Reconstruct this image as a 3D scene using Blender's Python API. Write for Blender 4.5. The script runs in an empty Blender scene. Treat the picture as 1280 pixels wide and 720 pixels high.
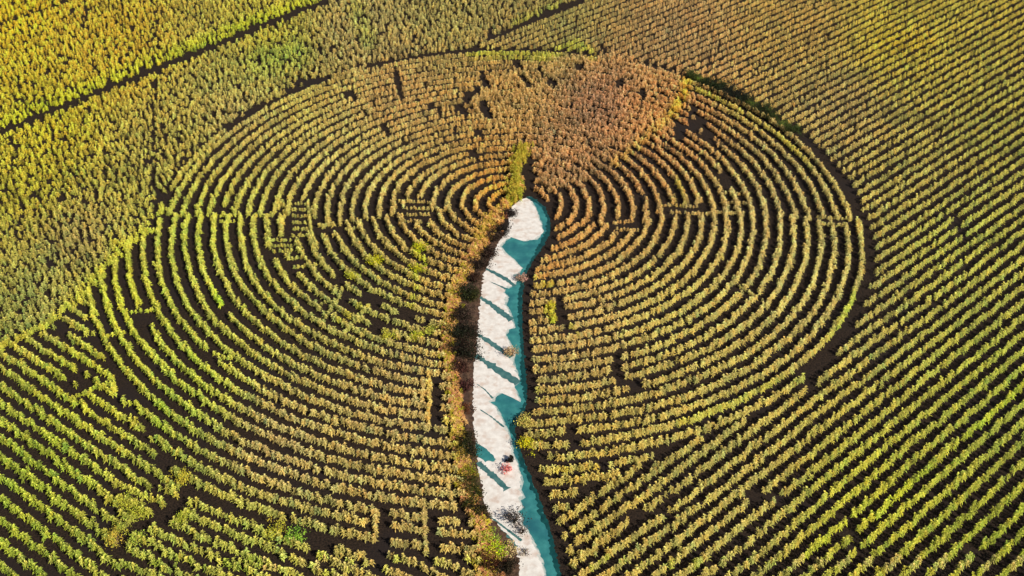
import bpy, math, random
import numpy as np
from mathutils import Vector

rng = np.random.default_rng(7)
random.seed(7)
S = bpy.context.scene
COL = S.collection

# ------------------------------------------------------------------ camera, sky, sun, exposure
PITCH = math.radians(36.83)
FPX = 1500.0                 # focal length in pixels of a 1280 wide picture
CAMZ = 96.45
cam_d = bpy.data.cameras.new('camera')
cam_d.sensor_width = 36.0
cam_d.lens = FPX / 1280 * 36.0
cam_d.clip_start = 1.0
cam_d.clip_end = 6000
cam = bpy.data.objects.new('camera', cam_d)
COL.objects.link(cam)
cam.location = (0, 0, CAMZ)
cam.rotation_euler = (math.pi / 2 - PITCH, 0, 0)
S.camera = cam

SUN_EL = math.radians(36)
SUN_AZ = math.radians(-44)   # direction towards the sun in the ground plane, from +X
sd = Vector((math.cos(SUN_EL) * math.cos(SUN_AZ), math.cos(SUN_EL) * math.sin(SUN_AZ), math.sin(SUN_EL)))
w = bpy.data.worlds.new('World')
S.world = w
w.use_nodes = True
nt = w.node_tree
sky = nt.nodes.new('ShaderNodeTexSky')
sky.sky_type = 'NISHITA'
sky.sun_disc = False
sky.sun_elevation = SUN_EL
sky.sun_rotation = math.atan2(sd.x, sd.y)
nt.links.new(sky.outputs[0], nt.nodes['Background'].inputs[0])
nt.nodes['Background'].inputs[1].default_value = 0.06
sun_d = bpy.data.lights.new('sun', 'SUN')
sun_d.energy = 5.0
sun_d.angle = math.radians(0.5)
sun_d.color = (1.0, 0.93, 0.79)
sun = bpy.data.objects.new('sun', sun_d)
COL.objects.link(sun)
sun.rotation_euler = sd.to_track_quat('Z', 'Y').to_euler()
S.view_settings.view_transform = 'Standard'
S.view_settings.look = 'None'
S.view_settings.gamma = 1
S.view_settings.exposure = 0.44

# ------------------------------------------------------------------ picture <-> ground
CP, SP = math.cos(PITCH), math.sin(PITCH)
VIS = 0.45                   # height of the plane on which crop features are read


def at(px, py, z=VIS):
    px = np.asarray(px, float); py = np.asarray(py, float)
    u = (px - 640) / FPX; v = (360 - py) / FPX
    dy = CP + v * SP; dz = -SP + v * CP
    t = -(CAMZ - z) / dz
    return np.stack([u * t, dy * t], -1)


def px_of(x, y, z=VIS):
    dz = z - CAMZ
    dep = y * CP - dz * SP
    up = y * SP + dz * CP
    return 640 + FPX * x / dep, 360 - FPX * up / dep


def in_poly(X, Y, poly):
    P = np.asarray(poly, float)
    inside = np.zeros(X.shape, bool)
    j = len(P) - 1
    for i in range(len(P)):
        xi, yi = P[i]; xj, yj = P[j]
        c = ((yi > Y) != (yj > Y)) & (X < (xj - xi) * (Y - yi) / (yj - yi + 1e-12) + xi)
        inside ^= c
        j = i
    return inside


def seg_dist(X, Y, pts):
    d = np.full(X.shape, 1e9)
    for (x0, y0), (x1, y1) in zip(pts[:-1], pts[1:]):
        vx, vy = x1 - x0, y1 - y0
        t = np.clip(((X - x0) * vx + (Y - y0) * vy) / (vx * vx + vy * vy + 1e-9), 0, 1)
        d = np.minimum(d, np.hypot(X - x0 - t * vx, Y - y0 - t * vy))
    return d


def srgb(c):
    c = np.asarray(c, float) / 255
    return np.where(c <= .04045, c / 12.92, ((c + .055) / 1.055) ** 2.4)


def smooth_noise(x, y, scale, seed):
    r = np.random.default_rng(seed)
    n = 64
    g = r.random((n, n))
    X = x / scale; Y = y / scale
    i = np.floor(X).astype(int); j = np.floor(Y).astype(int)
    fx = X - i; fy = Y - j
    fx = fx * fx * (3 - 2 * fx); fy = fy * fy * (3 - 2 * fy)
    a = g[i % n, j % n]; b = g[(i + 1) % n, j % n]; c = g[i % n, (j + 1) % n]; d = g[(i + 1) % n, (j + 1) % n]
    return (a * (1 - fx) + b * fx) * (1 - fy) + (c * (1 - fx) + d * fx) * fy - .5


# ------------------------------------------------------------------ tagging
def tag(o, label=None, cat=None, group=None, kind=None):
    if label: o['label'] = label
    if cat: o['category'] = cat
    if group: o['group'] = group
    if kind: o['kind'] = kind
    return o


# ------------------------------------------------------------------ materials
def new_mat(name):
    m = bpy.data.materials.new(name)
    m.use_nodes = True
    return m, m.node_tree, m.node_tree.nodes['Principled BSDF']


def leaf_material(name, trans=.25):
    m, t, b = new_mat(name)
    a = t.nodes.new('ShaderNodeAttribute'); a.attribute_name = 'Col'
    t.links.new(a.outputs['Color'], b.inputs['Base Color'])
    b.inputs['Roughness'].default_value = .75
    b.inputs['Specular IOR Level'].default_value = .2
    tr = t.nodes.new('ShaderNodeBsdfTranslucent')
    t.links.new(a.outputs['Color'], tr.inputs[0])
    mx = t.nodes.new('ShaderNodeMixShader'); mx.inputs[0].default_value = trans
    t.links.new(b.outputs[0], mx.inputs[1]); t.links.new(tr.outputs[0], mx.inputs[2])
    t.links.new(mx.outputs[0], t.nodes['Material Output'].inputs[0])
    return m


def noise_material(name, c0, c1, scale, rough=.9, bump=0., c2=None, scale2=.2, detail=6, spec=.2):
    m, t, b = new_mat(name)
    g = t.nodes.new('ShaderNodeNewGeometry')
    n = t.nodes.new('ShaderNodeTexNoise'); n.inputs['Scale'].default_value = scale; n.inputs['Detail'].default_value = detail
    t.links.new(g.outputs['Position'], n.inputs['Vector'])
    r = t.nodes.new('ShaderNodeValToRGB')
    r.color_ramp.elements[0].position = .35; r.color_ramp.elements[1].position = .68
    r.color_ramp.elements[0].color = (*c0, 1); r.color_ramp.elements[1].color = (*c1, 1)
    t.links.new(n.outputs[0], r.inputs[0])
    out = r.outputs[0]
    if c2 is not None:
        n2 = t.nodes.new('ShaderNodeTexNoise'); n2.inputs['Scale'].default_value = scale2; n2.inputs['Detail'].default_value = 5
        t.links.new(g.outputs['Position'], n2.inputs['Vector'])
        r2 = t.nodes.new('ShaderNodeValToRGB'); r2.color_ramp.elements[0].position = .5; r2.color_ramp.elements[1].position = .68
        t.links.new(n2.outputs[0], r2.inputs[0])
        mx = t.nodes.new('ShaderNodeMix'); mx.data_type = 'RGBA'
        t.links.new(r2.outputs[0], mx.inputs[0]); t.links.new(out, mx.inputs[6]); mx.inputs[7].default_value = (*c2, 1)
        out = mx.outputs[2]
    t.links.new(out, b.inputs['Base Color'])
    b.inputs['Roughness'].default_value = rough
    b.inputs['Specular IOR Level'].default_value = spec
    if bump:
        bp = t.nodes.new('ShaderNodeBump'); bp.inputs['Strength'].default_value = bump; bp.inputs['Distance'].default_value = .1
        t.links.new(n.outputs[0], bp.inputs['Height']); t.links.new(bp.outputs[0], b.inputs['Normal'])
    return m


M_leaf = leaf_material('crop_leaf')
M_tassel = leaf_material('corn_tassel', .1)
M_shrub = leaf_material('shrub_leaf', .2)
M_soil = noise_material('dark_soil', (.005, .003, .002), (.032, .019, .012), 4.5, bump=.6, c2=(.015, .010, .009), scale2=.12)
M_sand = noise_material('white_sand', (.56, .52, .49), (.68, .65, .62), 1.6, bump=.25, c2=(.50, .41, .36), scale2=.9)
M_bark = noise_material('bark', (.05, .032, .022), (.12, .08, .055), 6)
M_bank = noise_material('red_bank_soil', (.035, .020, .013), (.13, .075, .048), 1.8, bump=.6, c2=(.05, .028, .022), scale2=.8)
M_shade = noise_material('turquoise_shade', (.022, .135, .145), (.045, .215, .215), .9, rough=.22, bump=.5, c2=(.018, .105, .130), scale2=.25, spec=.3)  # cast shade on the sand, put into a teal colour
M_shade_stripe = noise_material('grey_green_shade', (.030, .100, .105), (.075, .165, .160), 1.4, rough=.4, spec=.3)  # colour of the painted shadow stripes


def mesh_obj(name, V, F, mat, col=None, parent=None, link=True):
    me = bpy.data.meshes.new(name)
    me.from_pydata([tuple(v) for v in V], [], [tuple(f) for f in F])
    me.materials.append(mat)
    if col is not None:
        a = me.color_attributes.new('Col', 'FLOAT_COLOR', 'POINT')
        c = np.ones((len(V), 4), np.float32); c[:, :3] = col
        a.data.foreach_set('color', c.ravel())
    me.update()
    o = bpy.data.objects.new(name, me)
    if link: COL.objects.link(o)
    if parent is not None: o.parent = parent
    return o


# ------------------------------------------------------------------ the ground
def sheet(name, outline, z, mat, rough=.0, step=.35, seed=1, relief=0):
    """a level sheet inside a world outline, its edge broken up unevenly"""
    r = np.random.default_rng(seed)
    pts = []
    n = len(outline)
    for i in range(n):
        a = np.array(outline[i]); b = np.array(outline[(i + 1) % n])
        L = np.hypot(*(b - a)); k = max(1, int(L / step))
        nr = np.array([-(b - a)[1], (b - a)[0]]) / (L + 1e-9)
        for q in range(k):
            p = a + (b - a) * q / k
            pts.append(p + nr * r.normal() * rough if q or rough == 0 else p)
    from mathutils.geometry import delaunay_2d_cdt
    cl = [Vector((float(p[0]), float(p[1]))) for i, p in enumerate(pts) if np.hypot(*(np.array(p) - np.array(pts[i - 1]))) > 1e-4]
    ov, _, of, _, _, _ = delaunay_2d_cdt(cl, [], [list(range(len(cl)))], 1, 1e-5)
    me = bpy.data.meshes.new(name)
    me.from_pydata([(v.x, v.y, z) for v in ov], [], [tuple(f) for f in of])
    me.update()
    if me.polygons[0].normal.z < 0: me.flip_normals()
    me.materials.append(mat)
    o = bpy.data.objects.new(name, me)
    COL.objects.link(o)
    return o


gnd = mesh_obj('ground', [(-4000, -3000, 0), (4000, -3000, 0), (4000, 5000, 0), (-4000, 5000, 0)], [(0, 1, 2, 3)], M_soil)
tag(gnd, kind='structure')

LEFT = [(650, 250), (640, 258), (634, 268), (637, 280), (630, 292), (622, 303), (612, 322), (603, 345), (599, 372), (597, 400),
        (595, 430), (591, 465), (590, 500), (591, 535), (594, 565), (598, 600), (603, 630), (612, 648), (626, 664), (640, 682),
        (647, 700), (648, 722), (650, 760)]
RIGHT = [(664, 246), (680, 258), (687, 274), (687, 292), (678, 308), (666, 325), (656, 345), (652, 372), (652, 400), (654, 440),
         (657, 475), (658, 498), (656, 513), (648, 522), (642, 535), (646, 553), (655, 577), (664, 600), (673, 622), (680, 643),
         (688, 668), (693, 690), (699, 712), (712, 760)]
SHADE_EDGE = [(664, 246), (672, 262), (678, 278), (681, 291), (672, 300), (655, 302), (640, 297), (634, 301), (628, 309), (634, 317), (643, 324),
         (650, 331), (655, 336), (651, 341), (645, 345), (648, 352), (644, 358), (636, 361), (634, 360), (632, 366), (637, 372),
         (634, 380), (638, 388), (642, 398), (645, 410), (637, 414), (634, 420), (640, 430), (646, 440), (643, 450), (649, 468),
         (652, 476), (645, 484), (653, 504), (640, 497), (628, 492), (622, 495), (620, 502), (615, 504), (622, 509), (627, 518), (631, 527),
         (637, 540), (641, 552), (643, 566), (649, 578), (652, 590), (655, 602), (652, 612), (657, 622), (651, 626), (655, 634), (650, 640),
         (656, 648), (655, 656), (662, 664), (668, 676), (676, 690), (681, 705), (684, 722), (690, 760)]
sand = sheet('sandbank', [tuple(at(x, y, 0)) for x, y in LEFT + [(x - 4, y) for x, y in RIGHT[::-1]]], .012, M_sand, rough=.06, step=.3)
tag(sand, kind='structure')
def shade_outline(out, amp, seed):
    """edge of the painted shade in the ground plane, pushed out by `out` metres towards the sand and frayed into slanting fingers"""
    w_ = at([p[0] for p in SHADE_EDGE], [p[1] for p in SHADE_EDGE], 0)
    Q = np.concatenate([np.linspace(a, b, max(2, int(np.hypot(*(b - a)) / .09)))[:-1] for a, b in zip(w_[:-1], w_[1:])])
    n1 = smooth_noise(Q[:, 0] * 1.0 + 60, Q[:, 1] + 60, .55, seed); n2 = smooth_noise(Q[:, 0] + 60, Q[:, 1] + 60, .22, seed + 1)
    f = np.clip(.25 + n1 * 1.6 + n2 * .8, 0, 1.4)
    Q = Q + np.array([-.70, .55]) * (f * amp)[:, None] + np.array([-1, .2]) * out
    return [tuple(q) for q in Q]


M_shade_rim = noise_material('pale_shade_on_sand', (.16, .27, .27), (.36, .42, .40), 2.2, rough=.4, spec=.3)
M_deep_shade = noise_material('deep_green_shade', (.004, .035, .038), (.008, .065, .065), 1.2, rough=.3, spec=.3)
rb = [tuple(at(x, y, 0)) for x, y in RIGHT[::-1]]
M_shade_fringe = noise_material('shade_fringe', (.36, .40, .37), (.50, .51, .48), 2.2, rough=.5, spec=.3)
fringe = sheet('shade_fringe', shade_outline(.22, .55, 41) + rb, .0140, M_shade_fringe, step=.3)  # pale outer fringe of the painted shade
tag(fringe, kind='structure')
sh = sheet('painted_shade_rim', shade_outline(.07, .42, 11) + rb, .0155, M_shade_rim, step=.3)  # half-tone rim of the painted shade
tag(sh, kind='structure')
shade_band = sheet('painted_shade_band', shade_outline(0, .30, 21) + rb, .020, M_shade, step=.3)  # teal sheet painting the crop's cast shade onto the sand
tag(shade_band, kind='structure')
dp = RIGHT[:-1]
deep_shade = sheet('painted_deep_shade', [tuple(at(x - 4.5 - 2 * math.sin(y * .11), y, 0)) for x, y in RIGHT] + [tuple(at(x + 1, y, 0)) for x, y in RIGHT[::-1]], .024, M_deep_shade, rough=.10, step=.25, seed=8)  # dark strip painting the deepest shade beside the right-hand crop
tag(deep_shade, kind='structure')
shade_stripes = [([(603, 334), (618, 341), (634, 350), (649, 362)], .16, .42), ([(612, 352), (626, 358), (638, 364)], .05, .20),  # diagonal cast shadows painted on the sand as coloured strips
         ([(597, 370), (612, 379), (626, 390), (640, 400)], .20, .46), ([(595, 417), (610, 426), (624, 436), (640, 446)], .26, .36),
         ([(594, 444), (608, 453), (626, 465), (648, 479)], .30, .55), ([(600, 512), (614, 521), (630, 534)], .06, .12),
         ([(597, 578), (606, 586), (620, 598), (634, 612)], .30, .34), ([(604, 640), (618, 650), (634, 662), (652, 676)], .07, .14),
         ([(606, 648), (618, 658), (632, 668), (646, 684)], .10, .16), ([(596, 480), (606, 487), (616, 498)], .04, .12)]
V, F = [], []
for pts, w0, w1 in shade_stripes:
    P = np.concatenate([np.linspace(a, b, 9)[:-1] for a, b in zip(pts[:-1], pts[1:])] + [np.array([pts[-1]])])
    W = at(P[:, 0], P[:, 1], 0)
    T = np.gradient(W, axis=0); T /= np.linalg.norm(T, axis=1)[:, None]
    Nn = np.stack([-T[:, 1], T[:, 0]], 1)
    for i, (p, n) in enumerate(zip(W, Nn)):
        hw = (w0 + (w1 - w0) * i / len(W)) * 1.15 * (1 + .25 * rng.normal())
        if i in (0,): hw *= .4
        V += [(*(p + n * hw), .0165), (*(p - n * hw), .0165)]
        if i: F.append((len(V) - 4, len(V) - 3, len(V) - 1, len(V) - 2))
ri = mesh_obj('painted_shade_stripes', V, F, M_shade_stripe)
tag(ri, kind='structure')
shade_patch = sheet('painted_shade_patch', [tuple(at(x, y, 0)) for x, y in [(594, 552), (600, 556), (606, 560), (612, 565), (620, 574), (618, 577), (611, 576), (607, 578), (601, 573), (595, 571)]],
             .018, M_shade, rough=.05, step=.2, seed=5)  # patch of cast shade painted teal on the sand
tag(shade_patch, kind='structure')
# the low reddish earth bank along the left of the sand
bk = [(626, 292), (612, 308), (600, 330), (584, 352), (575, 375), (568, 400), (566, 440), (574, 470), (578, 500), (582, 535), (582, 570), (588, 610), (597, 640), (615, 668), (622, 700), (622, 740)]
bank = sheet('earth_bank', [tuple(at(x, y, 0)) for x, y in bk] + [tuple(at(x + (2.5 if 10 < i < 20 else 1.2), y, 0)) for i, (x, y) in reversed(list(enumerate(LEFT[4:])))],
             .030, M_bank, rough=.10, step=.25, seed=9)
tag(bank, kind='structure')

# ------------------------------------------------------------------ crop plant shapes
def blade(V, F, Cc, base, az, L, rise, droop, wd, kind):
    d = np.array([math.cos(az), math.sin(az), 0]); s = np.array([-d[1], d[0], 0]) * wd / 2
    b = np.array(base)
    m = b + d * L * .5 + np.array([0, 0, rise])
    e = b + d * L + np.array([0, 0, rise - droop])
    i = len(V)
    V += [b - s * .5, b + s * .5, m + s, m - s, e]
    F += [(i, i + 1, i + 2, i + 3), (i + 3, i + 2, i + 4)]
    Cc += [kind] * 5


def make_variant(r, wide=1.0, n=13):
    V, F, K = [], [], []
    az = r.random() * 6.28
    for k in range(n):
        z = .15 + .85 * k / n
        az += 2.4 + r.normal() * .35
        blade(V, F, K, (0, 0, z), az, (.42 - .13 * k / n) * wide * r.uniform(.8, 1.2), .17 * r.uniform(.6, 1.3), .17 * r.uniform(.3, 1.5), .115 * wide, 0)
    # stalk
    i = len(V)
    for a in (0, 2.1, 4.2):
        V += [np.array([math.cos(a) * .02, math.sin(a) * .02, 0]), np.array([math.cos(a) * .012, math.sin(a) * .012, 1.1])]
        K += [0, 0]
    for q in range(3):
        F.append((i + 2 * q, i + (2 * q + 2) % 6, i + (2 * q + 3) % 6, i + 2 * q + 1))
    nb = len(V)
    for k in range(7):
        a = r.random() * 6.28
        blade(V, F, K, (0, 0, .98), a, .19 * r.uniform(.7, 1.3), .16 * r.uniform(.7, 1.2), .02, .07, 1)
    return np.array(V), F, np.array(K), nb


NV = 16
VARS = [make_variant(rng, 1.0) for _ in range(NV)]


def plants_to_mesh(name, P, rot, sc, hs, colL, colT, mat, variants=VARS):
    """merge many plants into one mesh (arrays only)"""
    nV = [len(v[0]) for v in variants]
    which = rng.integers(0, len(variants), len(P))
    Vs, Cs, loops, starts, totals = [], [], [], [], []
    off = 0; lo = 0
    for vi, (V0, F0, K0, nb) in enumerate(variants):
        idx = np.nonzero(which == vi)[0]
        if not len(idx): continue
        n = len(idx)
        c, s = np.cos(rot[idx]), np.sin(rot[idx])
        X = V0[None, :, 0] * sc[idx, None]; Y = V0[None, :, 1] * sc[idx, None]; Z = V0[None, :, 2] * hs[idx, None]
        lean = rng.normal(size=(n, 2)) * .09
        A = np.empty((n, len(V0), 3), np.float32)
        A[..., 0] = X * c[:, None] - Y * s[:, None] + P[idx, 0][:, None] + lean[:, :1] * Z
        A[..., 1] = X * s[:, None] + Y * c[:, None] + P[idx, 1][:, None] + lean[:, 1:] * Z
        A[..., 2] = Z
        Vs.append(A.reshape(-1, 3))
        k = K0[None, :, None]
        Cc = np.ones((n, len(V0), 4), np.float32)
        Cc[..., :3] = np.where(k == 1, colT[idx][:, None, :], colL[idx][:, None, :])
        Cs.append(Cc.reshape(-1, 4))
        fl = np.concatenate([np.array(f) for f in F0]); ft = np.array([len(f) for f in F0])
        base = off + np.arange(n) * len(V0)
        loops.append((fl[None, :] + base[:, None]).ravel())
        totals.append(np.tile(ft, n))
        off += n * len(V0)
    Vs = np.concatenate(Vs); Cs = np.concatenate(Cs); loops = np.concatenate(loops); totals = np.concatenate(totals)
    starts = np.concatenate([[0], np.cumsum(totals)[:-1]])
    me = bpy.data.meshes.new(name)
    me.vertices.add(len(Vs)); me.vertices.foreach_set('co', Vs.ravel())
    me.loops.add(len(loops)); me.loops.foreach_set('vertex_index', loops.astype(np.int32))
    me.polygons.add(len(totals)); me.polygons.foreach_set('loop_start', starts.astype(np.int32))
    me.polygons.foreach_set('loop_total', totals.astype(np.int32))
    me.update(calc_edges=True)
    a = me.color_attributes.new('Col', 'FLOAT_COLOR', 'POINT')
    a.data.foreach_set('color', Cs.ravel())
    me.materials.append(mat)
    o = bpy.data.objects.new(name, me)
    COL.objects.link(o)
    return o


# ------------------------------------------------------------------ where the crop stands (picture coordinates read at VIS height)
CEN = at(640.5, 254)
RS = 1.9
A_BOUND = [(-60, 470), (0, 436), (60, 408), (105, 365), (130, 335), (160, 305), (190, 285)]     # lower edge of the dense field
# the outer lane of the rings
strip_poly = [(652, 236), (668, 236), (690, 255), (694, 275), (694, 296), (688, 312), (674, 330), (667, 348), (663, 372), (663, 400), (665, 440),
              (668, 475), (670, 500), (666, 518), (657, 528), (655, 537), (660, 553), (669, 577), (678, 600), (687, 622), (695, 643),
              (702, 668), (708, 690), (714, 712), (722, 770),
              (600, 770), (600, 700), (598, 668), (590, 645), (580, 612), (572, 570), (570, 535), (566, 500), (562, 470), (556, 440), (558, 400),
              (568, 370), (580, 345), (596, 325), (612, 303), (626, 286), (632, 262), (645, 252)]
BROWN = [(598, 128), (604, 112), (640, 88), (660, 72), (720, 66), (785, 70), (845, 88), (866, 103), (850, 135), (822, 170), (790, 190), (760, 208),
         (715, 226), (690, 240), (672, 240), (664, 180), (640, 165), (604, 165)]
# clear spots: (points, half width in px)
GAPS = [([(0, 165), (80, 132), (180, 92), (262, 60), (345, 24), (405, 2), (420, -12)], 3.4), ([(-5, 30), (60, 10), (95, -4)], 1.0),
        ([(85, 25), (125, 6)], .9),
        ([(615, 48), (655, 30), (725, 0), (740, -8)], 3.2), ([(612, 38), (615, 48)], 2.5), ([(588, 62), (596, 58)], 3.0),
        ([(458, 84), (485, 78), (545, 68), (590, 63), (640, 63)], 1.8), ([(458, 84), (480, 80)], 4),
        ([(495, 90), (500, 118)], 4.5), ([(434, 115), (444, 120)], 4.5), ([(370, 106), (382, 101), (412, 97)], 2.2),
        ([(603, 95), (610, 108)], 5.0), ([(583, 122), (597, 114)], 5.5), ([(572, 137), (581, 137)], 5), ([(604, 130), (610, 145)], 6.5),
        ([(538, 134), (548, 136)], 4), ([(592, 191), (593, 195)], 6), ([(597, 168), (603, 170)], 3.5), ([(645, 80), (650, 84)], 5),
        ([(650, 95), (662, 106)], 4), ([(672, 86), (676, 90)], 4.5), ([(688, 104), (692, 104)], 6.5), ([(723, 82), (728, 82)], 4.5),
        ([(773, 103), (775, 103)], 7), ([(752, 60), (756, 62)], 4.5), ([(802, 112), (806, 120)], 4),
        ([(658, 196), (661, 215), (662, 232)], 8), ([(480, 158), (484, 166)], 3),
        ([(845, 152), (852, 172)], 5), ([(866, 138), (880, 160), (892, 182)], 3.5), ([(862, 148), (868, 158)], 4), ([(905, 218), (920, 236)], 4),
        ([(1195, 272), (1199, 284), (1208, 300)], 3.5), ([(1176, 264), (1180, 266)], 2),
        ([(772, 452), (773, 472)], 5), ([(776, 480), (800, 482)], 3.5), ([(698, 378), (700, 392), (706, 404)], 5.5),
        ([(713, 536), (717, 552)], 5.5), ([(664, 570), (676, 572)], 6), ([(735, 565), (765, 555)], 2.5),
        ([(545, 488), (545, 528)], 6.5), ([(479, 640), (478, 680)], 6.5), ([(541, 640), (541, 690)], 7), ([(581, 635), (583, 652)], 4),
        ([(470, 690), (475, 715)], 5),
        ([(70, 405), (80, 415)], 4), ([(82, 482), (100, 470)], 5),
        ([(112, 478), (96, 490)], 4), ([(148, 465), (150, 490)], 5.5),
        ([(180, 385), (185, 400)], 6), ([(150, 395), (155, 405)], 3),
        ([(152, 670), (185, 652), (215, 640), (236, 618)], 5.5), ([(150, 668), (150, 690)], 5), ([(356, 655), (400, 672)], 6), ([(388, 670), (392, 690)], 5),
        ([(424, 350), (430, 375)], 5), ([(500, 395), (515, 400)], 5), ([(534, 406), (538, 416)], 5), ([(455, 372), (470, 380)], 4),
        ([(420, 372), (450, 392)], 4), ([(468, 408), (490, 412)], 3), ([(402, 382), (412, 390)], 4),
        ([(205, 272), (212, 275)], 3), ([(276, 262), (282, 262)], 4), ([(345, 320), (362, 330)], 5), ([(394, 292), (425, 285)], 3.5),
        ([(265, 385), (300, 390)], 4), ([(262, 440), (285, 450), (320, 470)], 3.5),
        ([(770, 281), (805, 283)], 2.2), ([(835, 257), (890, 261)], 1.2), ([(800, 244), (802, 252)], 4), ([(1026, 273), (1058, 276)], 2),
        ([(922, 360), (935, 366), (948, 370)], 3), ([(1060, 640), (1075, 690)], 3.5), ([(790, 650), (830, 640)], 4.5),
        ([(1208, 682), (1220, 690)], 4), ([(940, 625), (970, 620)], 4), ([(640, 563), (652, 580)], 5), ([(680, 560), (695, 575)], 0.5),
        ([(750, 580), (775, 570)], 4), ([(715, 625), (745, 615)], 4)]
# extra short rows joining the rings (points)
EXTRA = [[(204, 258), (212, 264), (222, 268), (234, 270)], [(275, 268), (293, 268)], [(275, 276), (292, 276)], [(318, 269), (336, 268), (350, 256)],
         [(366, 253), (382, 253)], [(366, 261), (382, 261)], [(366, 269), (383, 269)], [(366, 277), (383, 277)], [(366, 285), (384, 285)], [(366, 293), (384, 293)],
         [(340, 299), (364, 299)], [(340, 306), (364, 306)], [(341, 313), (364, 312)], [(362, 322), (380, 320), (386, 326)], [(367, 333), (396, 330)],
         [(400, 280), (425, 279)], [(433, 285), (448, 284)], [(500, 250), (540, 252)], [(508, 259), (536, 259)], [(508, 267), (536, 267)], [(505, 275), (530, 276)],
         [(352, 250), (356, 262), (352, 286)], [(385, 250), (388, 285), (396, 308)],
         [(430, 440 - 25), (446, 395), (462, 380)], [(405, 400), (420, 375), (428, 360)], [(398, 385), (410, 372)],
         [(766, 277), (790, 276)], [(770, 285), (798, 287)], [(838, 264), (888, 266)], [(832, 255), (870, 257)], [(893, 264), (930, 266)],
         [(1022, 270), (1062, 272)], [(1025, 279), (1056, 281)], [(924, 356), (940, 366), (952, 374)], [(908, 240), (935, 242)], [(905, 252), (938, 253)],
         [(536, 470), (536, 528)], [(528, 472), (528, 500)], [(471, 636), (470, 665)], [(530, 632), (532, 692)],
         [(130, 420), (156, 414)], [(270, 440), (285, 447), (296, 440)], [(96, 495), (120, 482), (138, 478), (145, 490)], [(140, 470), (143, 486)],
         [(165, 388), (196, 386)], [(560, 600), (566, 630)], [(420, 690), (440, 700), (432, 716)], [(300, 700), (330, 708)],
         [(738, 655 - 10), (750, 665), (742, 690)], [(848, 672), (850, 685)], [(700, 690), (745, 690)]]


def squash(ang):
    """the rings are a little flattened towards the right"""
    return 1 - .022 * np.exp(-((ang - 8) / 38.) ** 2)


def region_masks(X, Y, x, y):
    """X, Y picture coordinates; x, y ground coordinates"""
    ang = np.degrees(np.arctan2(y - CEN[1], x - CEN[0]))
    d = np.hypot(x - CEN[0], y - CEN[1]) / squash(ang)
    abx = np.array(A_BOUND, float)
    aline = np.interp(X, abx[:, 0], abx[:, 1], right=-1e3)
    lowleft = (X < 652) & (Y > 280)
    # outer radius of the ring rows by bearing
    Rm = np.interp(ang, [-180, -172, -168, -160, -152, -146, -141, -133, -122, -112, -105, -95, -89.9, -89, -85, -80, -75, -70, -62, -48, -46, -22, 40, 88, 91],
                   [51.3, 52.5, 57.0, 60.3, 60.9, 60.9, 61.0, 63.0, 67.2, 67.8, 67.5, 66.5, 66.5, 61.5, 60.8, 57.2, 55.2, 53.6, 53.4, 53.3, 51.3, 51.3, 51.3, 51.3, 51.3])
    return d, ang, aline, Rm


pts, kinds = [], []          # kinds: 0 ring rows, 1 right field, 2 dense left field, 3 lower left rows, 4 brown patch


def add(P, k):
    if len(P):
        pts.append(P); kinds.append(np.full(len(P), k))


STEP = .26
# ring rows
for k in range(1, 37):
    for half in (0, 1):
        for side in (0, 1):
            r0 = RS * k - .35
            off = 0
            if half == 1:                                     # rows above the break line
                if side == 0: off = float(np.interp(r0, [5, 13, 40, 49, 52], [0, .5, .5, .5, .1]))
                if side == 1: off = float(np.interp(r0, [6, 14, 20, 24, 34, 44, 49, 52], [0, .5, .75, 1, 1, 1.5, 1.5, 1.05]))
            r = r0 + off * RS
            n = int(2 * math.pi * r / STEP)
            th = np.arange(n) * 2 * math.pi / n + rng.random()
            wob = smooth_noise(np.cos(th) * r + 100, np.sin(th) * r + 100, 9, k) * .30
            rr_ = r * squash((np.degrees(th) + 180) % 360 - 180) + wob
            x = CEN[0] + rr_ * np.cos(th); y = CEN[1] + rr_ * np.sin(th)
            X, Y = px_of(x, y)
            brk = np.where(X < 640, np.interp(X, [200, 390, 400, 540], [268, 268, 282, 262]), np.interp(X, [700, 765, 800, 832, 930, 1010, 1080], [280, 281, 281, 260, 262, 274, 275]))
            m = ((Y < brk) if half else (Y >= brk)) & ((X < 640) if side == 0 else (X >= 640))
            d, ang, al, Rm = region_masks(X, Y, x, y)
            m &= d < Rm + .1
            m &= ~((X < 200) & (Y < al))
            m &= (Y < 730) & (X > -40)
            add(np.stack([x, y], 1)[m], 0)


def lines(direction, spacing, step, k, test, phase=0., bend=None):
    a = math.radians(direction)
    t = np.array([math.cos(a), math.sin(a)]); n = np.array([-t[1], t[0]])
    us = np.arange(-260, 260, step)
    for v in np.arange(-40, 330, spacing):
        vv = v + phase
        for sg in ((1, -1) if v > 0 else (1,)):
            u = us + rng.random() * step
            ww = smooth_noise(u + 500, np.full_like(u, vv * 3 + 900), 12, 77 + k) * .28
            x = t[0] * u + n[0] * (sg * vv + ww); y = t[1] * u + n[1] * (sg * vv + ww)
            ok = (y > 60) & (y < 240) & (np.abs(x) < 130)
            x, y = x[ok], y[ok]
            X, Y = px_of(x, y)
            ok = (X > -60) & (X < 1340) & (Y > -50) & (Y < 770)
            x, y, X, Y = x[ok], y[ok], X[ok], Y[ok]
            if not len(x): continue
            m = test(X, Y, x, y)
            add(np.stack([x, y], 1)[m], k)


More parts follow.
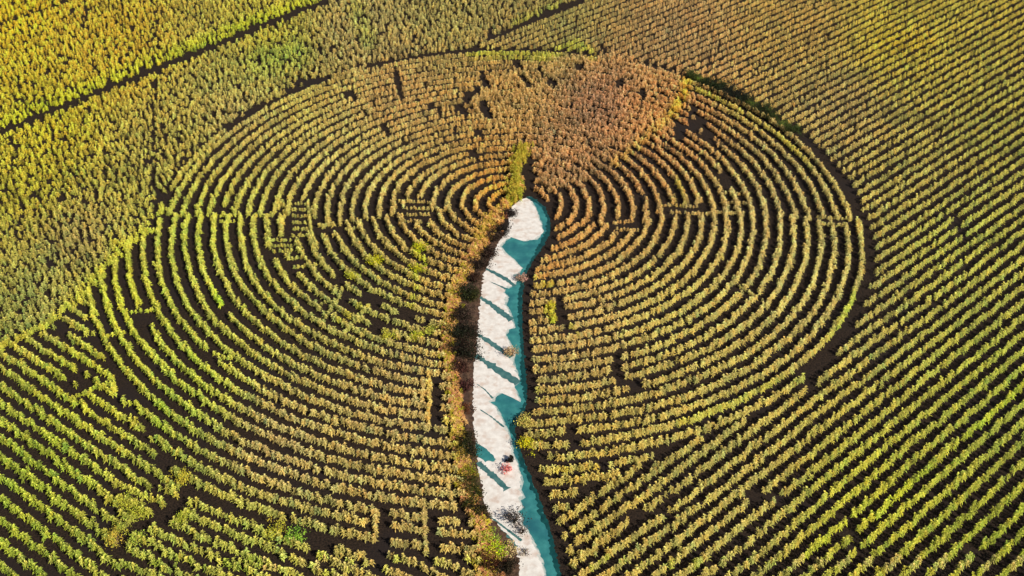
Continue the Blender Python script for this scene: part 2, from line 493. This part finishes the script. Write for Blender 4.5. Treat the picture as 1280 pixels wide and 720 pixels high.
def t_right(X, Y, x, y):
    d, ang, al, Rm = region_masks(X, Y, x, y)
    lane = np.interp(ang, [-95, -60, -50, -46, -30, 0, 30, 60, 90], [.5, .5, 1.0, 2.2, 1.6, 1.35, 1.3, 1.1, .7])
    m = (d > Rm + lane) & ((X > 640) | (Y < 75))
    # stays right of the field lane in the far distance
    m &= ~(X < 725 - Y * 2.29)
    return m


def t_left(X, Y, x, y):
    d, ang, al, Rm = region_masks(X, Y, x, y)
    m = (d > 51.3 + 1.2) & ((Y < al) | (X > 195)) & ((X < np.maximum(725 - Y * 2.29, 560)))
    m &= ~((X > 195) & (Y > 290))
    return m


def t_ll(X, Y, x, y):
    d, ang, al, Rm = region_masks(X, Y, x, y)
    return (d > Rm + .7) & (X < 340) & (Y > al + 4) & (Y > 300) & ~((Y > 610) & (X > 150))


def t_mid(X, Y, x, y):
    d, ang, al, Rm = region_masks(X, Y, x, y)
    return (d > Rm + .6) & (X < 610) & (X >= 150) & (Y > 610)


lines(42.3, 1.68, .27, 1, t_right)
lines(47.5, 1.15, .38, 2, t_left)
lines(-37.5, 1.80, .33, 3, t_ll, .5)
lines(-27, 1.65, .36, 3, t_mid, .3)
# yellow-green edge row of the dense left field
for ep in (A_BOUND,):
    q = at([p[0] for p in ep], [p[1] for p in ep])
    P = np.concatenate([np.linspace(a, b, int(np.hypot(*(b - a)) / .40)) for a, b in zip(q[:-1], q[1:])])
    add(P + rng.normal(size=P.shape) * .35, 3)
# brown patch: plants close together
bx = at([590, 880, 880, 590], [250, 250, 55, 55])
nB = 4800
P = np.stack([rng.uniform(-8, 38, nB), rng.uniform(148, 210, nB)], 1)
X, Y = px_of(P[:, 0], P[:, 1])
m = in_poly(X + 26 * smooth_noise(P[:, 0] + 90, P[:, 1] + 90, 2.2, 31), Y + 14 * smooth_noise(P[:, 0] + 90, P[:, 1] + 90, 1.8, 32), BROWN) & (np.hypot(P[:, 0] - CEN[0], P[:, 1] - CEN[1]) < 53.5)
add(P[m], 4)
# short joining rows
for e in EXTRA:
    q = at([p[0] for p in e], [p[1] for p in e])
    P = np.concatenate([np.linspace(a, b, max(2, int(np.hypot(*(b - a)) / .32))) for a, b in zip(q[:-1], q[1:])])
    add(P + rng.normal(size=P.shape) * .08, 5)

P = np.concatenate(pts); K = np.concatenate(kinds)
X, Y = px_of(P[:, 0], P[:, 1])
# position jitter: rows blur into a thicket in the dense far-left field and the brown patch
jit = np.where(K == 2, np.interp(Y, [60, 260, 400], [.42, .30, .16]), np.where(K == 1, .13, np.where(K == 3, .16, np.where(K == 5, .06, .15))))
jit = np.where((K == 0) & (Y < 160) & (X > 450) & (X < 700), .16, jit)
P = P + rng.normal(size=P.shape) * jit[:, None]
X, Y = px_of(P[:, 0], P[:, 1])

keep = ~in_poly(X, Y, strip_poly)
for (x0, y0, x1, y1) in ((363, 249, 386, 298), (338, 295, 366, 318), (505, 246, 538, 279), (362, 318, 384, 342), (836, 254, 888, 269), (764, 273, 800, 290)):
    keep &= ~((X > x0) & (X < x1) & (Y > y0) & (Y < y1) & (K == 0))
inb = in_poly(X, Y, BROWN)
for g, hw in GAPS:
    dd = seg_dist(X, Y, g)
    soft = hw * (1.08 if g[0][1] > 200 or hw < 3.6 else .82) + (1.4 if g[0][1] > 430 else .4) + rng.normal(size=len(X)) * .5
    keep &= ~((dd < soft) & (K != 5))
# the yellow column above the sand stands on its own (built below)
keep &= ~(rng.random(len(P)) < np.where(K == 2, .13, np.where((K == 1) | (Y < 200), .06, .025)))
P, K, X, Y = P[keep], K[keep], X[keep], Y[keep]
# ------------------------------------------------------------------ crop colours: ripeness and dryness by place, with upper-left glow and near-corner dimming painted in
CT = [(0, 0, 215, 176, 25), (150, 60, 196, 164, 42), (60, 150, 190, 172, 34), (40, 220, 172, 162, 42), (330, 40, 178, 165, 55), (300, 100, 160, 158, 70),
      (450, 40, 165, 150, 90), (200, 180, 168, 155, 70), (100, 300, 155, 142, 78), (60, 380, 148, 148, 75), (560, 20, 155, 145, 80), (700, 30, 150, 140, 78), (850, 50, 165, 137, 88),
      (1000, 30, 168, 142, 75), (1150, 30, 170, 156, 60), (1110, 55, 176, 160, 55), (1280, 0, 165, 150, 58), (1050, 130, 160, 142, 85), (1250, 150, 155, 150, 65),
      (1150, 220, 160, 150, 75), (1200, 300, 165, 165, 70), (1250, 500, 160, 165, 60), (1100, 650, 168, 170, 52), (900, 600, 172, 162, 85), (1000, 330, 178, 165, 95),
      (850, 400, 180, 166, 88), (720, 400, 185, 160, 95), (720, 600, 180, 162, 80), (300, 130, 178, 158, 92), (500, 120, 182, 148, 88), (620, 120, 172, 140, 80),
      (750, 130, 158, 118, 84), (700, 200, 166, 128, 84), (830, 150, 195, 140, 80), (450, 200, 178, 162, 92), (300, 330, 168, 166, 72), (250, 300, 172, 178, 62),
      (150, 380, 178, 182, 48), (100, 480, 172, 176, 50), (30, 600, 152, 166, 46), (20, 700, 142, 154, 44), (1260, 700, 150, 158, 44), (150, 600, 160, 164, 60), (350, 560, 182, 162, 98), (500, 500, 184, 162, 98),
      (520, 600, 186, 162, 92), (450, 380, 160, 158, 80), (300, 680, 168, 170, 70), (230, 480, 165, 176, 60), (610, 240, 195, 142, 60), (640, 300, 198, 140, 70),
      (960, 250, 178, 158, 95), (560, 250, 180, 160, 90)]
CT = np.array(CT, float)
lin = srgb(CT[:, 2:])
wgt = 1 / (((X[:, None] - CT[None, :, 0]) ** 2 + (Y[:, None] - CT[None, :, 1]) ** 2) + 900) ** 1.6
base = (wgt @ lin) / wgt.sum(1)[:, None]
# patches of a different ripeness, and sunlit row edges painted brighter: (points, radius, colour, strength)
SPOT = [([(0, 155), (170, 85), (340, 20), (400, -5)], 11, (178, 185, 30), .75), ([(0, 172), (100, 128), (250, 70)], 7, (188, 172, 45), .4),
        ([(330, 75), (370, 65)], 22, (140, 165, 65), .6), ([(445, 10), (460, 50)], 14, (150, 160, 65), .5), ([(140, 300), (170, 340), (140, 345)], 10, (185, 180, 40), .5),
        ([(590, 66), (680, 70), (720, 55), (740, 68)], 8, (172, 172, 50), .7), ([(645, 30), (700, 8)], 8, (165, 168, 60), .6),
        (A_BOUND, 8, (192, 188, 48), .6), ([(190, 285), (200, 262), (210, 250)], 8, (195, 190, 60), .7),
        ([(1068, 370), (1052, 408), (1030, 440), (1000, 468), (960, 488)], 7.5, (170, 188, 40), .6), ([(960, 488), (905, 508), (850, 530)], 5, (174, 184, 50), .4),
        ([(860, 100), (855, 118), (838, 145)], 8, (225, 160, 40), .85), ([(838, 145), (800, 180), (770, 205)], 8, (205, 160, 70), .6),
        ([(255, 300), (262, 330), (275, 380)], 6, (165, 195, 30), .8), ([(240, 440), (250, 470)], 5, (170, 185, 40), .5), ([(205, 500), (200, 540)], 10, (150, 180, 40), .6),
        ([(305, 385), (350, 370)], 4, (175, 185, 50), .4), ([(520, 315), (530, 325)], 6, (200, 195, 30), .8), ([(465, 320), (475, 328)], 6, (200, 195, 30), .8),
        ([(518, 345), (520, 360), (515, 380)], 5, (185, 185, 50), .7), ([(425, 400), (455, 380)], 5, (190, 185, 40), .6), ([(670, 352), (690, 356)], 6, (205, 175, 50), .8),
        ([(684, 385), (692, 400)], 6, (205, 195, 30), .85), ([(712, 412), (720, 416)], 5, (205, 195, 30), .8), ([(672, 492), (680, 496)], 5, (205, 190, 60), .6),
        ([(700, 590), (710, 595), (740, 590), (755, 585)], 5, (205, 185, 40), .7), ([(690, 620), (700, 630)], 7, (200, 160, 70), .5),
        ([(1110, 50), (1155, 55)], 16, (190, 160, 35), .55), ([(940, 570), (960, 560)], 3, (180, 190, 40), .3), ([(1000, 700), (1180, 580), (1280, 480)], 9, (178, 190, 30), .5),
        ([(165, 500), (170, 520)], 8, (190, 190, 40), .5), ([(130, 480), (150, 490)], 8, (195, 185, 60), .5), ([(1070, 260), (1072, 290)], 4, (205, 170, 80), .5),
        ([(870, 110), (930, 145), (985, 180), (1010, 210)], 5, (185, 178, 60), .7), ([(845, 230), (850, 250)], 8, (185, 175, 45), .6),
        ([(350, 255), (356, 290)], 6, (190, 170, 80), .4), ([(540, 690), (560, 700)], 8, (195, 185, 60), .5), ([(560, 520), (575, 580)], 7, (200, 185, 50), .6),
        ([(670, 270), (690, 300), (676, 330)], 7, (215, 155, 90), .7), ([(655, 320), (670, 340)], 6, (215, 160, 80), .6), ([(536, 470), (536, 528)], 4, (205, 165, 75), .7),
        ([(400, 690), (410, 715)], 8, (180, 185, 50), .6), ([(60, 555), (110, 600)], 20, (160, 178, 45), .4), ([(640, 255), (620, 240)], 16, (200, 150, 50), .6)]
for g, rad, c, s in SPOT:
    dd = seg_dist(X, Y, g)
    wv = (s * np.clip(1.3 - dd / rad, 0, 1))[:, None]
    base = base * (1 - wv) + srgb(c) * wv
nz = smooth_noise(P[:, 0] + 300, P[:, 1] + 300, 5, 4)[:, None]
nz2 = smooth_noise(P[:, 0] + 300, P[:, 1] + 300, 1.7, 5)[:, None]
hue = rng.normal(size=(len(P), 1))
GAIN = 1.5 * np.interp(Y, [0, 250, 720], [1.0, 1.0, .84])[:, None]
base = base * GAIN * (1 + .22 * nz + .18 * nz2 + np.where(Y < 260, .26, .18)[:, None] * hue)
warm = (rng.normal(size=(len(P), 1)) * .10 + nz * .12)
base = base * (1 + warm * np.array([[.9, .1, -.6]]))
lum = base @ np.array([[.25], [.65], [.1]])
base = base * .97 + lum * .03 * np.array([[1.0, .98, .9]])
base = np.clip(base, .01, .85)
leafC = base * np.array([[.97, .98, .95]]) + .006
tasC = base * np.array([[1.3, 1.2, 1.3]]) + np.array([[.06, .047, .03]])
tasC = np.clip(tasC, 0, .85)

rot = rng.random(len(P)) * 6.283
big = np.interp(Y, [0, 250, 720], [1.0, .97, 1.05])
sc = rng.uniform(.9, 1.35, len(P)) * big * np.choose(np.clip(K, 0, 5), [.92, .84, .90, .97, .92, .74])
hs = rng.uniform(.80, 1.15, len(P)) * np.interp(Y, [0, 200, 420, 700], [.74, .76, .84, 1.0]) * np.where(K == 5, .62, np.where(K == 4, 1.1, 1.0))

# the three hundred nearest plants are single things
xb, yb = px_of(P[:, 0], P[:, 1], 0.)
xt, yt = px_of(P[:, 0], P[:, 1], 1.0)
cand = np.nonzero((yb < 717) & (xb > 4) & (xb < 1276))[0]
near = cand[np.argsort(-yb[cand])][:300]
isnear = np.zeros(len(P), bool); isnear[near] = True


def stuff(name, mask, label, cat):
    mask = mask & ~isnear
    o = plants_to_mesh(name, P[mask], rot[mask], sc[mask], hs[mask], leafC[mask], tasC[mask], M_leaf)
    tag(o, label, cat, kind='stuff')
    return o


inb = in_poly(X, Y, BROWN)
mB = (K == 4) | (inb & (K == 0))
stuff('corn_plants', ~mB, 'green and tan corn plants in curved maze rows and straight field rows on dark soil', 'corn')
stuff('dried_corn', mB, 'dense patch of dried reddish brown corn behind the sandbank inside the ring maze', 'dried corn')

# tones of the near plants
tones = {}
GL = {0: ('corn plant in the nearest curved rows left of the sandbank along the bottom edge', 'near corn plants left of the sandbank'),
      1: ('corn plant in the nearest slanting rows right of the teal shade band along the bottom edge', 'near corn plants right of the teal shade band'),
      3: ('leafy green corn plant in the nearest diagonal rows at the lower left corner', 'near corn plants at the lower left corner')}
for i in near:
    gk = 1 if xb[i] > 650 else (3 if xb[i] < 330 else 0)
    key = (gk, int(rng.integers(0, 8)))
    if key not in tones:
        V0, F0, K0, nb = VARS[int(rng.integers(0, NV))]
        cl, ct = leafC[i], tasC[i]
        leaves_f = [f for f in F0 if f[0] < nb]; tass_f = [tuple(v - nb for v in f) for f in F0 if f[0] >= nb]
        a = mesh_obj('corn_plant', V0[:nb], leaves_f, M_leaf, cl, link=False)
        b = mesh_obj('tassel', V0[nb:], tass_f, M_tassel, ct, link=False)
        tones[key] = (a, b)
    a, b = tones[key]
    o = a.copy(); COL.objects.link(o)
    o.location = (P[i, 0], P[i, 1], 0); o.rotation_euler = (rng.normal() * .07, rng.normal() * .07, rot[i]); o.scale = (sc[i], sc[i], hs[i])
    tag(o, GL[gk][0], 'corn plant', GL[gk][1])
    c = b.copy(); COL.objects.link(c); c.parent = o
for a, b in tones.values():
    bpy.data.objects.remove(b); bpy.data.objects.remove(a)

# ------------------------------------------------------------------ dry grass belt along the left bank
belt = [(640, 250, 7), (625, 262, 12), (612, 280, 16), (603, 300, 14), (594, 315, 11), (583, 335, 10), (572, 355, 10), (565, 380, 10), (560, 410, 9), (558, 440, 9),
        (565, 470, 9), (569, 500, 9), (573, 535, 9), (576, 570, 10), (584, 612, 10), (594, 640, 11), (603, 660, 12), (610, 690, 16), (612, 735, 22)]
bel = np.array(belt, float)
G = []
for (x0, y0, w0), (x1, y1, w1) in zip(belt[:-1], belt[1:]):
    n = int(abs(y1 - y0) * 5.5)
    t = rng.random(n)
    G.append(np.stack([x0 + (x1 - x0) * t + rng.normal(size=n) * (w0 + (w1 - w0) * t) * .42, y0 + (y1 - y0) * t], 1))
G = np.concatenate(G)
GP = at(G[:, 0], G[:, 1], .3)
cc = np.array([(214, 160, 98), (225, 182, 115), (205, 175, 75), (196, 138, 92), (185, 175, 50)], float)
ci = rng.integers(0, 5, len(G))
up = (G[:, 1] < 300) & (G[:, 0] < 622)
ci = np.where(up & (rng.random(len(G)) < .7), 2, ci)
ci = np.where((G[:, 1] > 540) & (G[:, 1] < 600) & (rng.random(len(G)) < .6), 2, ci)
gc = srgb(cc[ci]) * (1 + .15 * rng.normal(size=(len(G), 1)))
gc = np.clip(gc, .02, .85)
o = plants_to_mesh('dry_grass', GP, rng.random(len(G)) * 6.28, rng.uniform(.7, 1.1, len(G)), rng.uniform(.35, .7, len(G)), gc, gc * 1.05, M_leaf)
tag(o, 'dry orange and straw coloured grass belt between the maze rows and the sandbank', 'dry grass', kind='stuff')
# tall yellow-green reeds above the head of the sandbank
n = 300
t = rng.random(n)
gx = np.interp(t, [0, .12, .3, .6, 1], [657, 652, 646, 644, 642]) + rng.normal(size=n) * np.interp(t, [0, .15, .4, 1], [6.0, 5, 2.8, 4.0])
gy = np.interp(t, [0, 1], [180, 250])
GP = at(gx, gy, .8)
gc = srgb(np.array([(186, 170, 58)])) * (1 + .16 * rng.normal(size=(n, 1))) * (1 + rng.normal(size=(n, 1)) * np.array([[.12, 0, .1]]))
gc = np.clip(gc, .02, .85)
o = plants_to_mesh('reeds', GP, rng.random(n) * 6.28, rng.uniform(.9, 1.3, n), rng.uniform(.9, 1.35, n), gc, gc, M_leaf)
tag(o, 'tall yellow green reeds in a narrow strip above the head of the sandbank', 'reeds', kind='stuff')

# ------------------------------------------------------------------ shrubs
def shrub(px, py, r, h, color, label, cat='shrub', group=None, dens=1.0, name='shrub', twigs=6, leaf=.16, spread=.3):
    r *= 1.5 if sum(color) < 200 else 1.2
    q = at(px, py, h * .5)
    root = bpy.data.objects.new(name, None); COL.objects.link(root)
    root.location = (q[0], q[1], 0)
    root.empty_display_size = .3
    tag(root, label, cat, group)
    rr = np.random.default_rng(int(px * 31 + py))
    # branches
    V, F, tips = [], [], []
    for b in range(twigs):
        a = rr.random() * 6.28; L = r * rr.uniform(.45, .95)
        p0 = np.array([0, 0, 0.]); p1 = np.array([math.cos(a) * L * .4, math.sin(a) * L * .4, h * .45 * rr.uniform(.8, 1.2)])
        p2 = np.array([math.cos(a + .3) * L, math.sin(a + .3) * L, h * rr.uniform(.6, .95)])
        rad = [.05 + .02 * h, .03 + .012 * h, .012]
        rings_ = []
        for p, rd in zip((p0, p1, p2), rad):
            i = len(V)
            for s in range(5):
                V.append(p + np.array([math.cos(s * 1.2566) * rd, math.sin(s * 1.2566) * rd, 0]))
            rings_.append(i)
        for i, j in zip(rings_[:-1], rings_[1:]):
            for s in range(5):
                F.append((i + s, i + (s + 1) % 5, j + (s + 1) % 5, j + s))
        tips += [p2, (p1 + p2) / 2]
    mesh_obj('branches', V, F, M_bark, parent=root)
    # leaf clumps gathered round the branch tips
    V, F, Cc = [], [], []
    base = srgb(color) * (.55 if sum(color) < 200 else 1)
    if sum(color) < 200: dens *= 1.8; leaf *= 1.25
    nc = int(6 + 5 * r)
    cents = [tp + rr.normal(size=3) * r * spread * .5 for tp in tips] + \
            [np.array([rr.normal() * r * .4, rr.normal() * r * .4, h * rr.uniform(.3, .85)]) for _ in range(nc)]
    for cpt in cents:
        tone = base * (1 + (.28 if sum(color) < 300 else .14) * rr.normal()) * (1 + rr.normal() * np.array([.12, .0, .1]))
        for _ in range(int(26 * dens)):
            p = cpt + rr.normal(size=3) * np.array([.30, .30, .22]) * r * .75
            p[2] = max(.05, p[2])
            d = rr.normal(size=3); d /= np.linalg.norm(d)
            e = np.cross(d, rr.normal(size=3)); e /= np.linalg.norm(e)
            L = leaf * rr.uniform(.7, 1.4); W = L * .5
            i = len(V)
            V += [p - d * L * .5, p + e * W * .5, p + d * L * .5, p - e * W * .5]
            F.append((i, i + 1, i + 2, i + 3))
            Cc += [np.clip(tone * (1 + .15 * rr.normal()), .004, .8)] * 4
    mesh_obj('foliage', V, F, M_shrub, np.array(Cc), parent=root)
    return root


DG = (42, 50, 26); DB = (60, 42, 32); DR = (92, 60, 44)
shrub(636, 268, .75, 1.0, (58, 48, 46), 'dark grey brown shrub standing alone on the upper end of the white sand')
shrub(630, 270, .45, .7, (150, 95, 70), 'small reddish shrub at the left rim of the upper white sand')
shrub(627, 289, .9, 1.1, (50, 44, 38), 'dark shrub on the bank just below the head of the sandbank')
shrub(618, 296, .8, 1.0, (74, 56, 44), 'brown shrub beside the wide turquoise bend on its left bank')
shrub(609, 316, .9, 1.0, (66, 46, 36), 'dark brown shrub on the left bank between the turquoise bend and the first shade stripe')
shrub(600, 332, 1.0, 1.1, (58, 44, 34), 'broad dark brown shrub where the first shade stripe leaves the left bank')
shrub(592, 346, .7, .8, (70, 48, 36), 'small brown shrub on the orange grass left of the upper sand')
bg = 'dark shrubs crowded on the left bank'
shrub(582, 366, 1.15, 1.4, (44, 52, 24), 'dark green shrub, topmost of the crowded clump on the left bank', group=bg)
shrub(591, 372, .8, 1.0, (70, 70, 30), 'olive shrub touching the white sand at the top of the dark clump', group=bg)
shrub(575, 392, 1.0, 1.3, (56, 44, 32), 'dark brown shrub on the grass side of the crowded clump, below its topmost shrub', group=bg)
shrub(584, 396, 1.0, 1.2, (84, 66, 56), 'greyish brown twiggy shrub in the middle of the crowded clump on the left bank', group=bg)
shrub(572, 414, 1.1, 1.3, (40, 46, 24), 'dark green shrub at the left rim of the crowded clump on the left bank', group=bg)
shrub(586, 414, 1.1, 1.3, (44, 40, 28), 'blackish shrub beside the second shade stripe at the right rim of the crowded clump', group=bg)
shrub(573, 434, 1.1, 1.3, (60, 44, 32), 'brown shrub at the lower left of the crowded clump on the left bank', group=bg)
shrub(586, 440, 1.15, 1.3, (42, 42, 26), 'dark shrub at the lower right of the crowded clump, where two shade stripes start', group=bg)
shrub(576, 458, .8, .9, (84, 50, 40), 'reddish brown shrub below the crowded dark clump on the left bank')
shrub(578, 482, .7, .8, (88, 52, 46), 'maroon shrub halfway down the left bank')
shrub(584, 510, .7, .7, (104, 62, 40), 'rust brown shrub on the red bank above the small shade patch')
shrub(586, 548, .9, 1.0, (60, 52, 26), 'dark olive shrub beside the small turquoise shade patch')
shrub(584, 566, 1.0, 1.2, (52, 56, 24), 'dark green shrub just below the small turquoise shade patch')
shrub(591, 590, .9, 1.0, (128, 126, 28), 'yellow green shrub at the edge of the sand below the small shade patch')
shrub(587, 604, .8, 1.0, (74, 72, 28), 'olive shrub under the yellow green one at the edge of the lower sand')
shrub(593, 622, .9, 1.1, (70, 74, 26), 'dark green shrub on the left bank beside the lower white sand')
shrub(598, 640, .7, .9, (64, 56, 28), 'small dark shrub at the left rim where the thin shade stripes begin')
shrub(612, 672, .8, .9, (150, 170, 60), 'pale green shrub above the bright lime shrub near the bottom')
shrub(618, 687, 1.15, 1.3, (172, 200, 10), 'bright lime green shrub on the left bank near the bottom')
shrub(634, 690, .9, .8, (200, 175, 120), 'straw coloured shrub between the lime shrub and the lower sand', dens=.8)
shrub(614, 706, .8, .9, (96, 58, 34), 'rusty brown shrub under the bright lime shrub')
shrub(632, 712, .8, 1.0, (60, 50, 32), 'dark shrub at the bottom edge left of the white sand')
shrub(633, 586, .55, .8, (226, 130, 125), 'pink flowering shrub alone on the lower white sand', name='flowering_shrub', dens=.7)
shrub(638, 575, .26, .7, (44, 40, 32), 'small blackish shrub behind the pink flowering one on the lower sand', dens=.6)
shrub(639, 441, .75, .9, (170, 142, 100), 'straw coloured shrub between two shade stripes at the edge of the teal shade band')
shrub(652, 347, .6, .8, (176, 138, 118), 'small pinkish dry shrub in the teal shade band beside the right bank above the straw shrub')
shrub(644, 648, .8, 1.0, (70, 60, 52), 'sparse leafless looking shrub on the lower sand beside the teal shade band', dens=.28, twigs=10)
shrub(652, 664, .6, .8, (96, 84, 74), 'small sparse grey shrub at the tip of the thin shade stripes', dens=.25, twigs=8)
shrub(656, 690, .5, .5, (130, 120, 105), 'faint grey scrub on the lowest stretch of sand', dens=.2, twigs=6)
shrub(662, 556, 1.0, 1.2, (205, 192, 30), 'round yellow shrub on the right bank opposite the small shade patch')
shrub(655, 528, .9, 1.1, (196, 180, 90), 'pale yellow shrub on the point where the right bank juts into the teal shade band')
shrub(690, 383, .55, 1.1, (198, 188, 50), 'yellow shrub beside a dark gap in the rows right of the teal shade band')
shrub(691, 397, .5, 1.1, (194, 184, 60), 'yellow shrub below its twin beside the dark gap right of the teal shade band')
shrub(486, 420, .8, 1.1, (185, 185, 60), 'yellow green shrub in the ragged maze centre left of the teal shade band, lower of two')
shrub(519, 421, .9, 1.1, (190, 190, 55), 'yellow green shrub in the ragged rows right of its twin, left of the grass belt')
shrub(538, 413, .7, 1.1, (180, 175, 70), 'round olive shrub beside a dark hollow near the grass belt')
shrub(440, 345, .8, 1.2, (185, 185, 55), 'round yellow green shrub at the crossing of maze paths left of centre')
shrub(470, 326, .9, 1.2, (200, 196, 30), 'bright yellow shrub in the rings left of the grass belt, upper left of three')
shrub(524, 310, 1.0, 1.1, (198, 200, 30), 'bright lime yellow shrub among the inner left rings')
shrub(523, 338, .9, 1.1, (190, 192, 40), 'lime yellow shrub just below the one among the inner left rings')
shrub(145, 674, 1.0, 1.4, (200, 182, 70), 'tall yellow shrub at the fork of the dark path near the lower left corner')
shrub(155, 655, .7, 1.1, (170, 172, 75), 'small olive shrub above the fork of the dark path at lower left')
shrub(174, 644, .9, 1.1, (178, 180, 60), 'yellow green shrub on the upper side of the dark path at lower left')
shrub(155, 630, .9, 1.0, (180, 182, 60), 'broad yellow green shrub at the row end left of the dark path')
shrub(170, 674, .8, 1.1, (172, 182, 70), 'round green shrub on the right side of the dark path at lower left')
shrub(230, 645, .9, 1.2, (178, 186, 60), 'round pale green shrub at the upper end of the dark path at lower left')
shrub(226, 598, .9, 1.1, (196, 182, 60), 'golden shrub where straight rows meet curved rows at lower left')
shrub(370, 672, .8, 1.2, (150, 190, 60), 'bright green shrub in the dark hollow left of bottom centre')
shrub(343, 664, 1.0, 1.3, (190, 188, 60), 'tall yellow shrub at the left edge of the dark hollow')
tg = 'dark green trees along the upper right rim of the maze'
for i, (x, y, s, c) in enumerate([(866, 95, .9, (70, 86, 34)), (876, 100, .8, (100, 112, 40)), (888, 103, 1.2, (46, 60, 26)), (898, 108, 1.0, (64, 80, 34)), (908, 113, 1.3, (38, 46, 30)),
                                  (918, 119, 1.3, (36, 42, 30)), (929, 125, 1.1, (40, 50, 28)), (940, 131, 1.0, (84, 100, 38)), (952, 137, 1.1, (56, 70, 30)), (965, 145, 1.0, (60, 74, 30)),
                                  (978, 155, .9, (90, 104, 40)), (990, 163, .9, (70, 84, 34))]):
    lab = ['small green shrub at the upper left end of the hedge along the maze rim', 'light green shrub, second from the upper left end of the rim hedge',
           'broad dark shrub, third from the upper left end of the rim hedge', 'dark green shrub, fourth from the upper left end of the rim hedge',
           'large blackish shrub, left of the two darkest in the rim hedge', 'large blackish shrub, right of the two darkest in the rim hedge',
           'dark shrub just right of the two darkest in the rim hedge', 'light green shrub in the middle of the rim hedge',
           'dark green shrub, fourth from the lower right end of the rim hedge', 'dark green shrub, third from the lower right end of the rim hedge',
           'light green shrub, second from the lower right end of the rim hedge', 'small green shrub at the lower right end of the rim hedge'][i]
    shrub(x, y, s, 1.4, c, lab, group='shrubs of the hedge along the upper right rim of the maze')
print('plants', len(P))
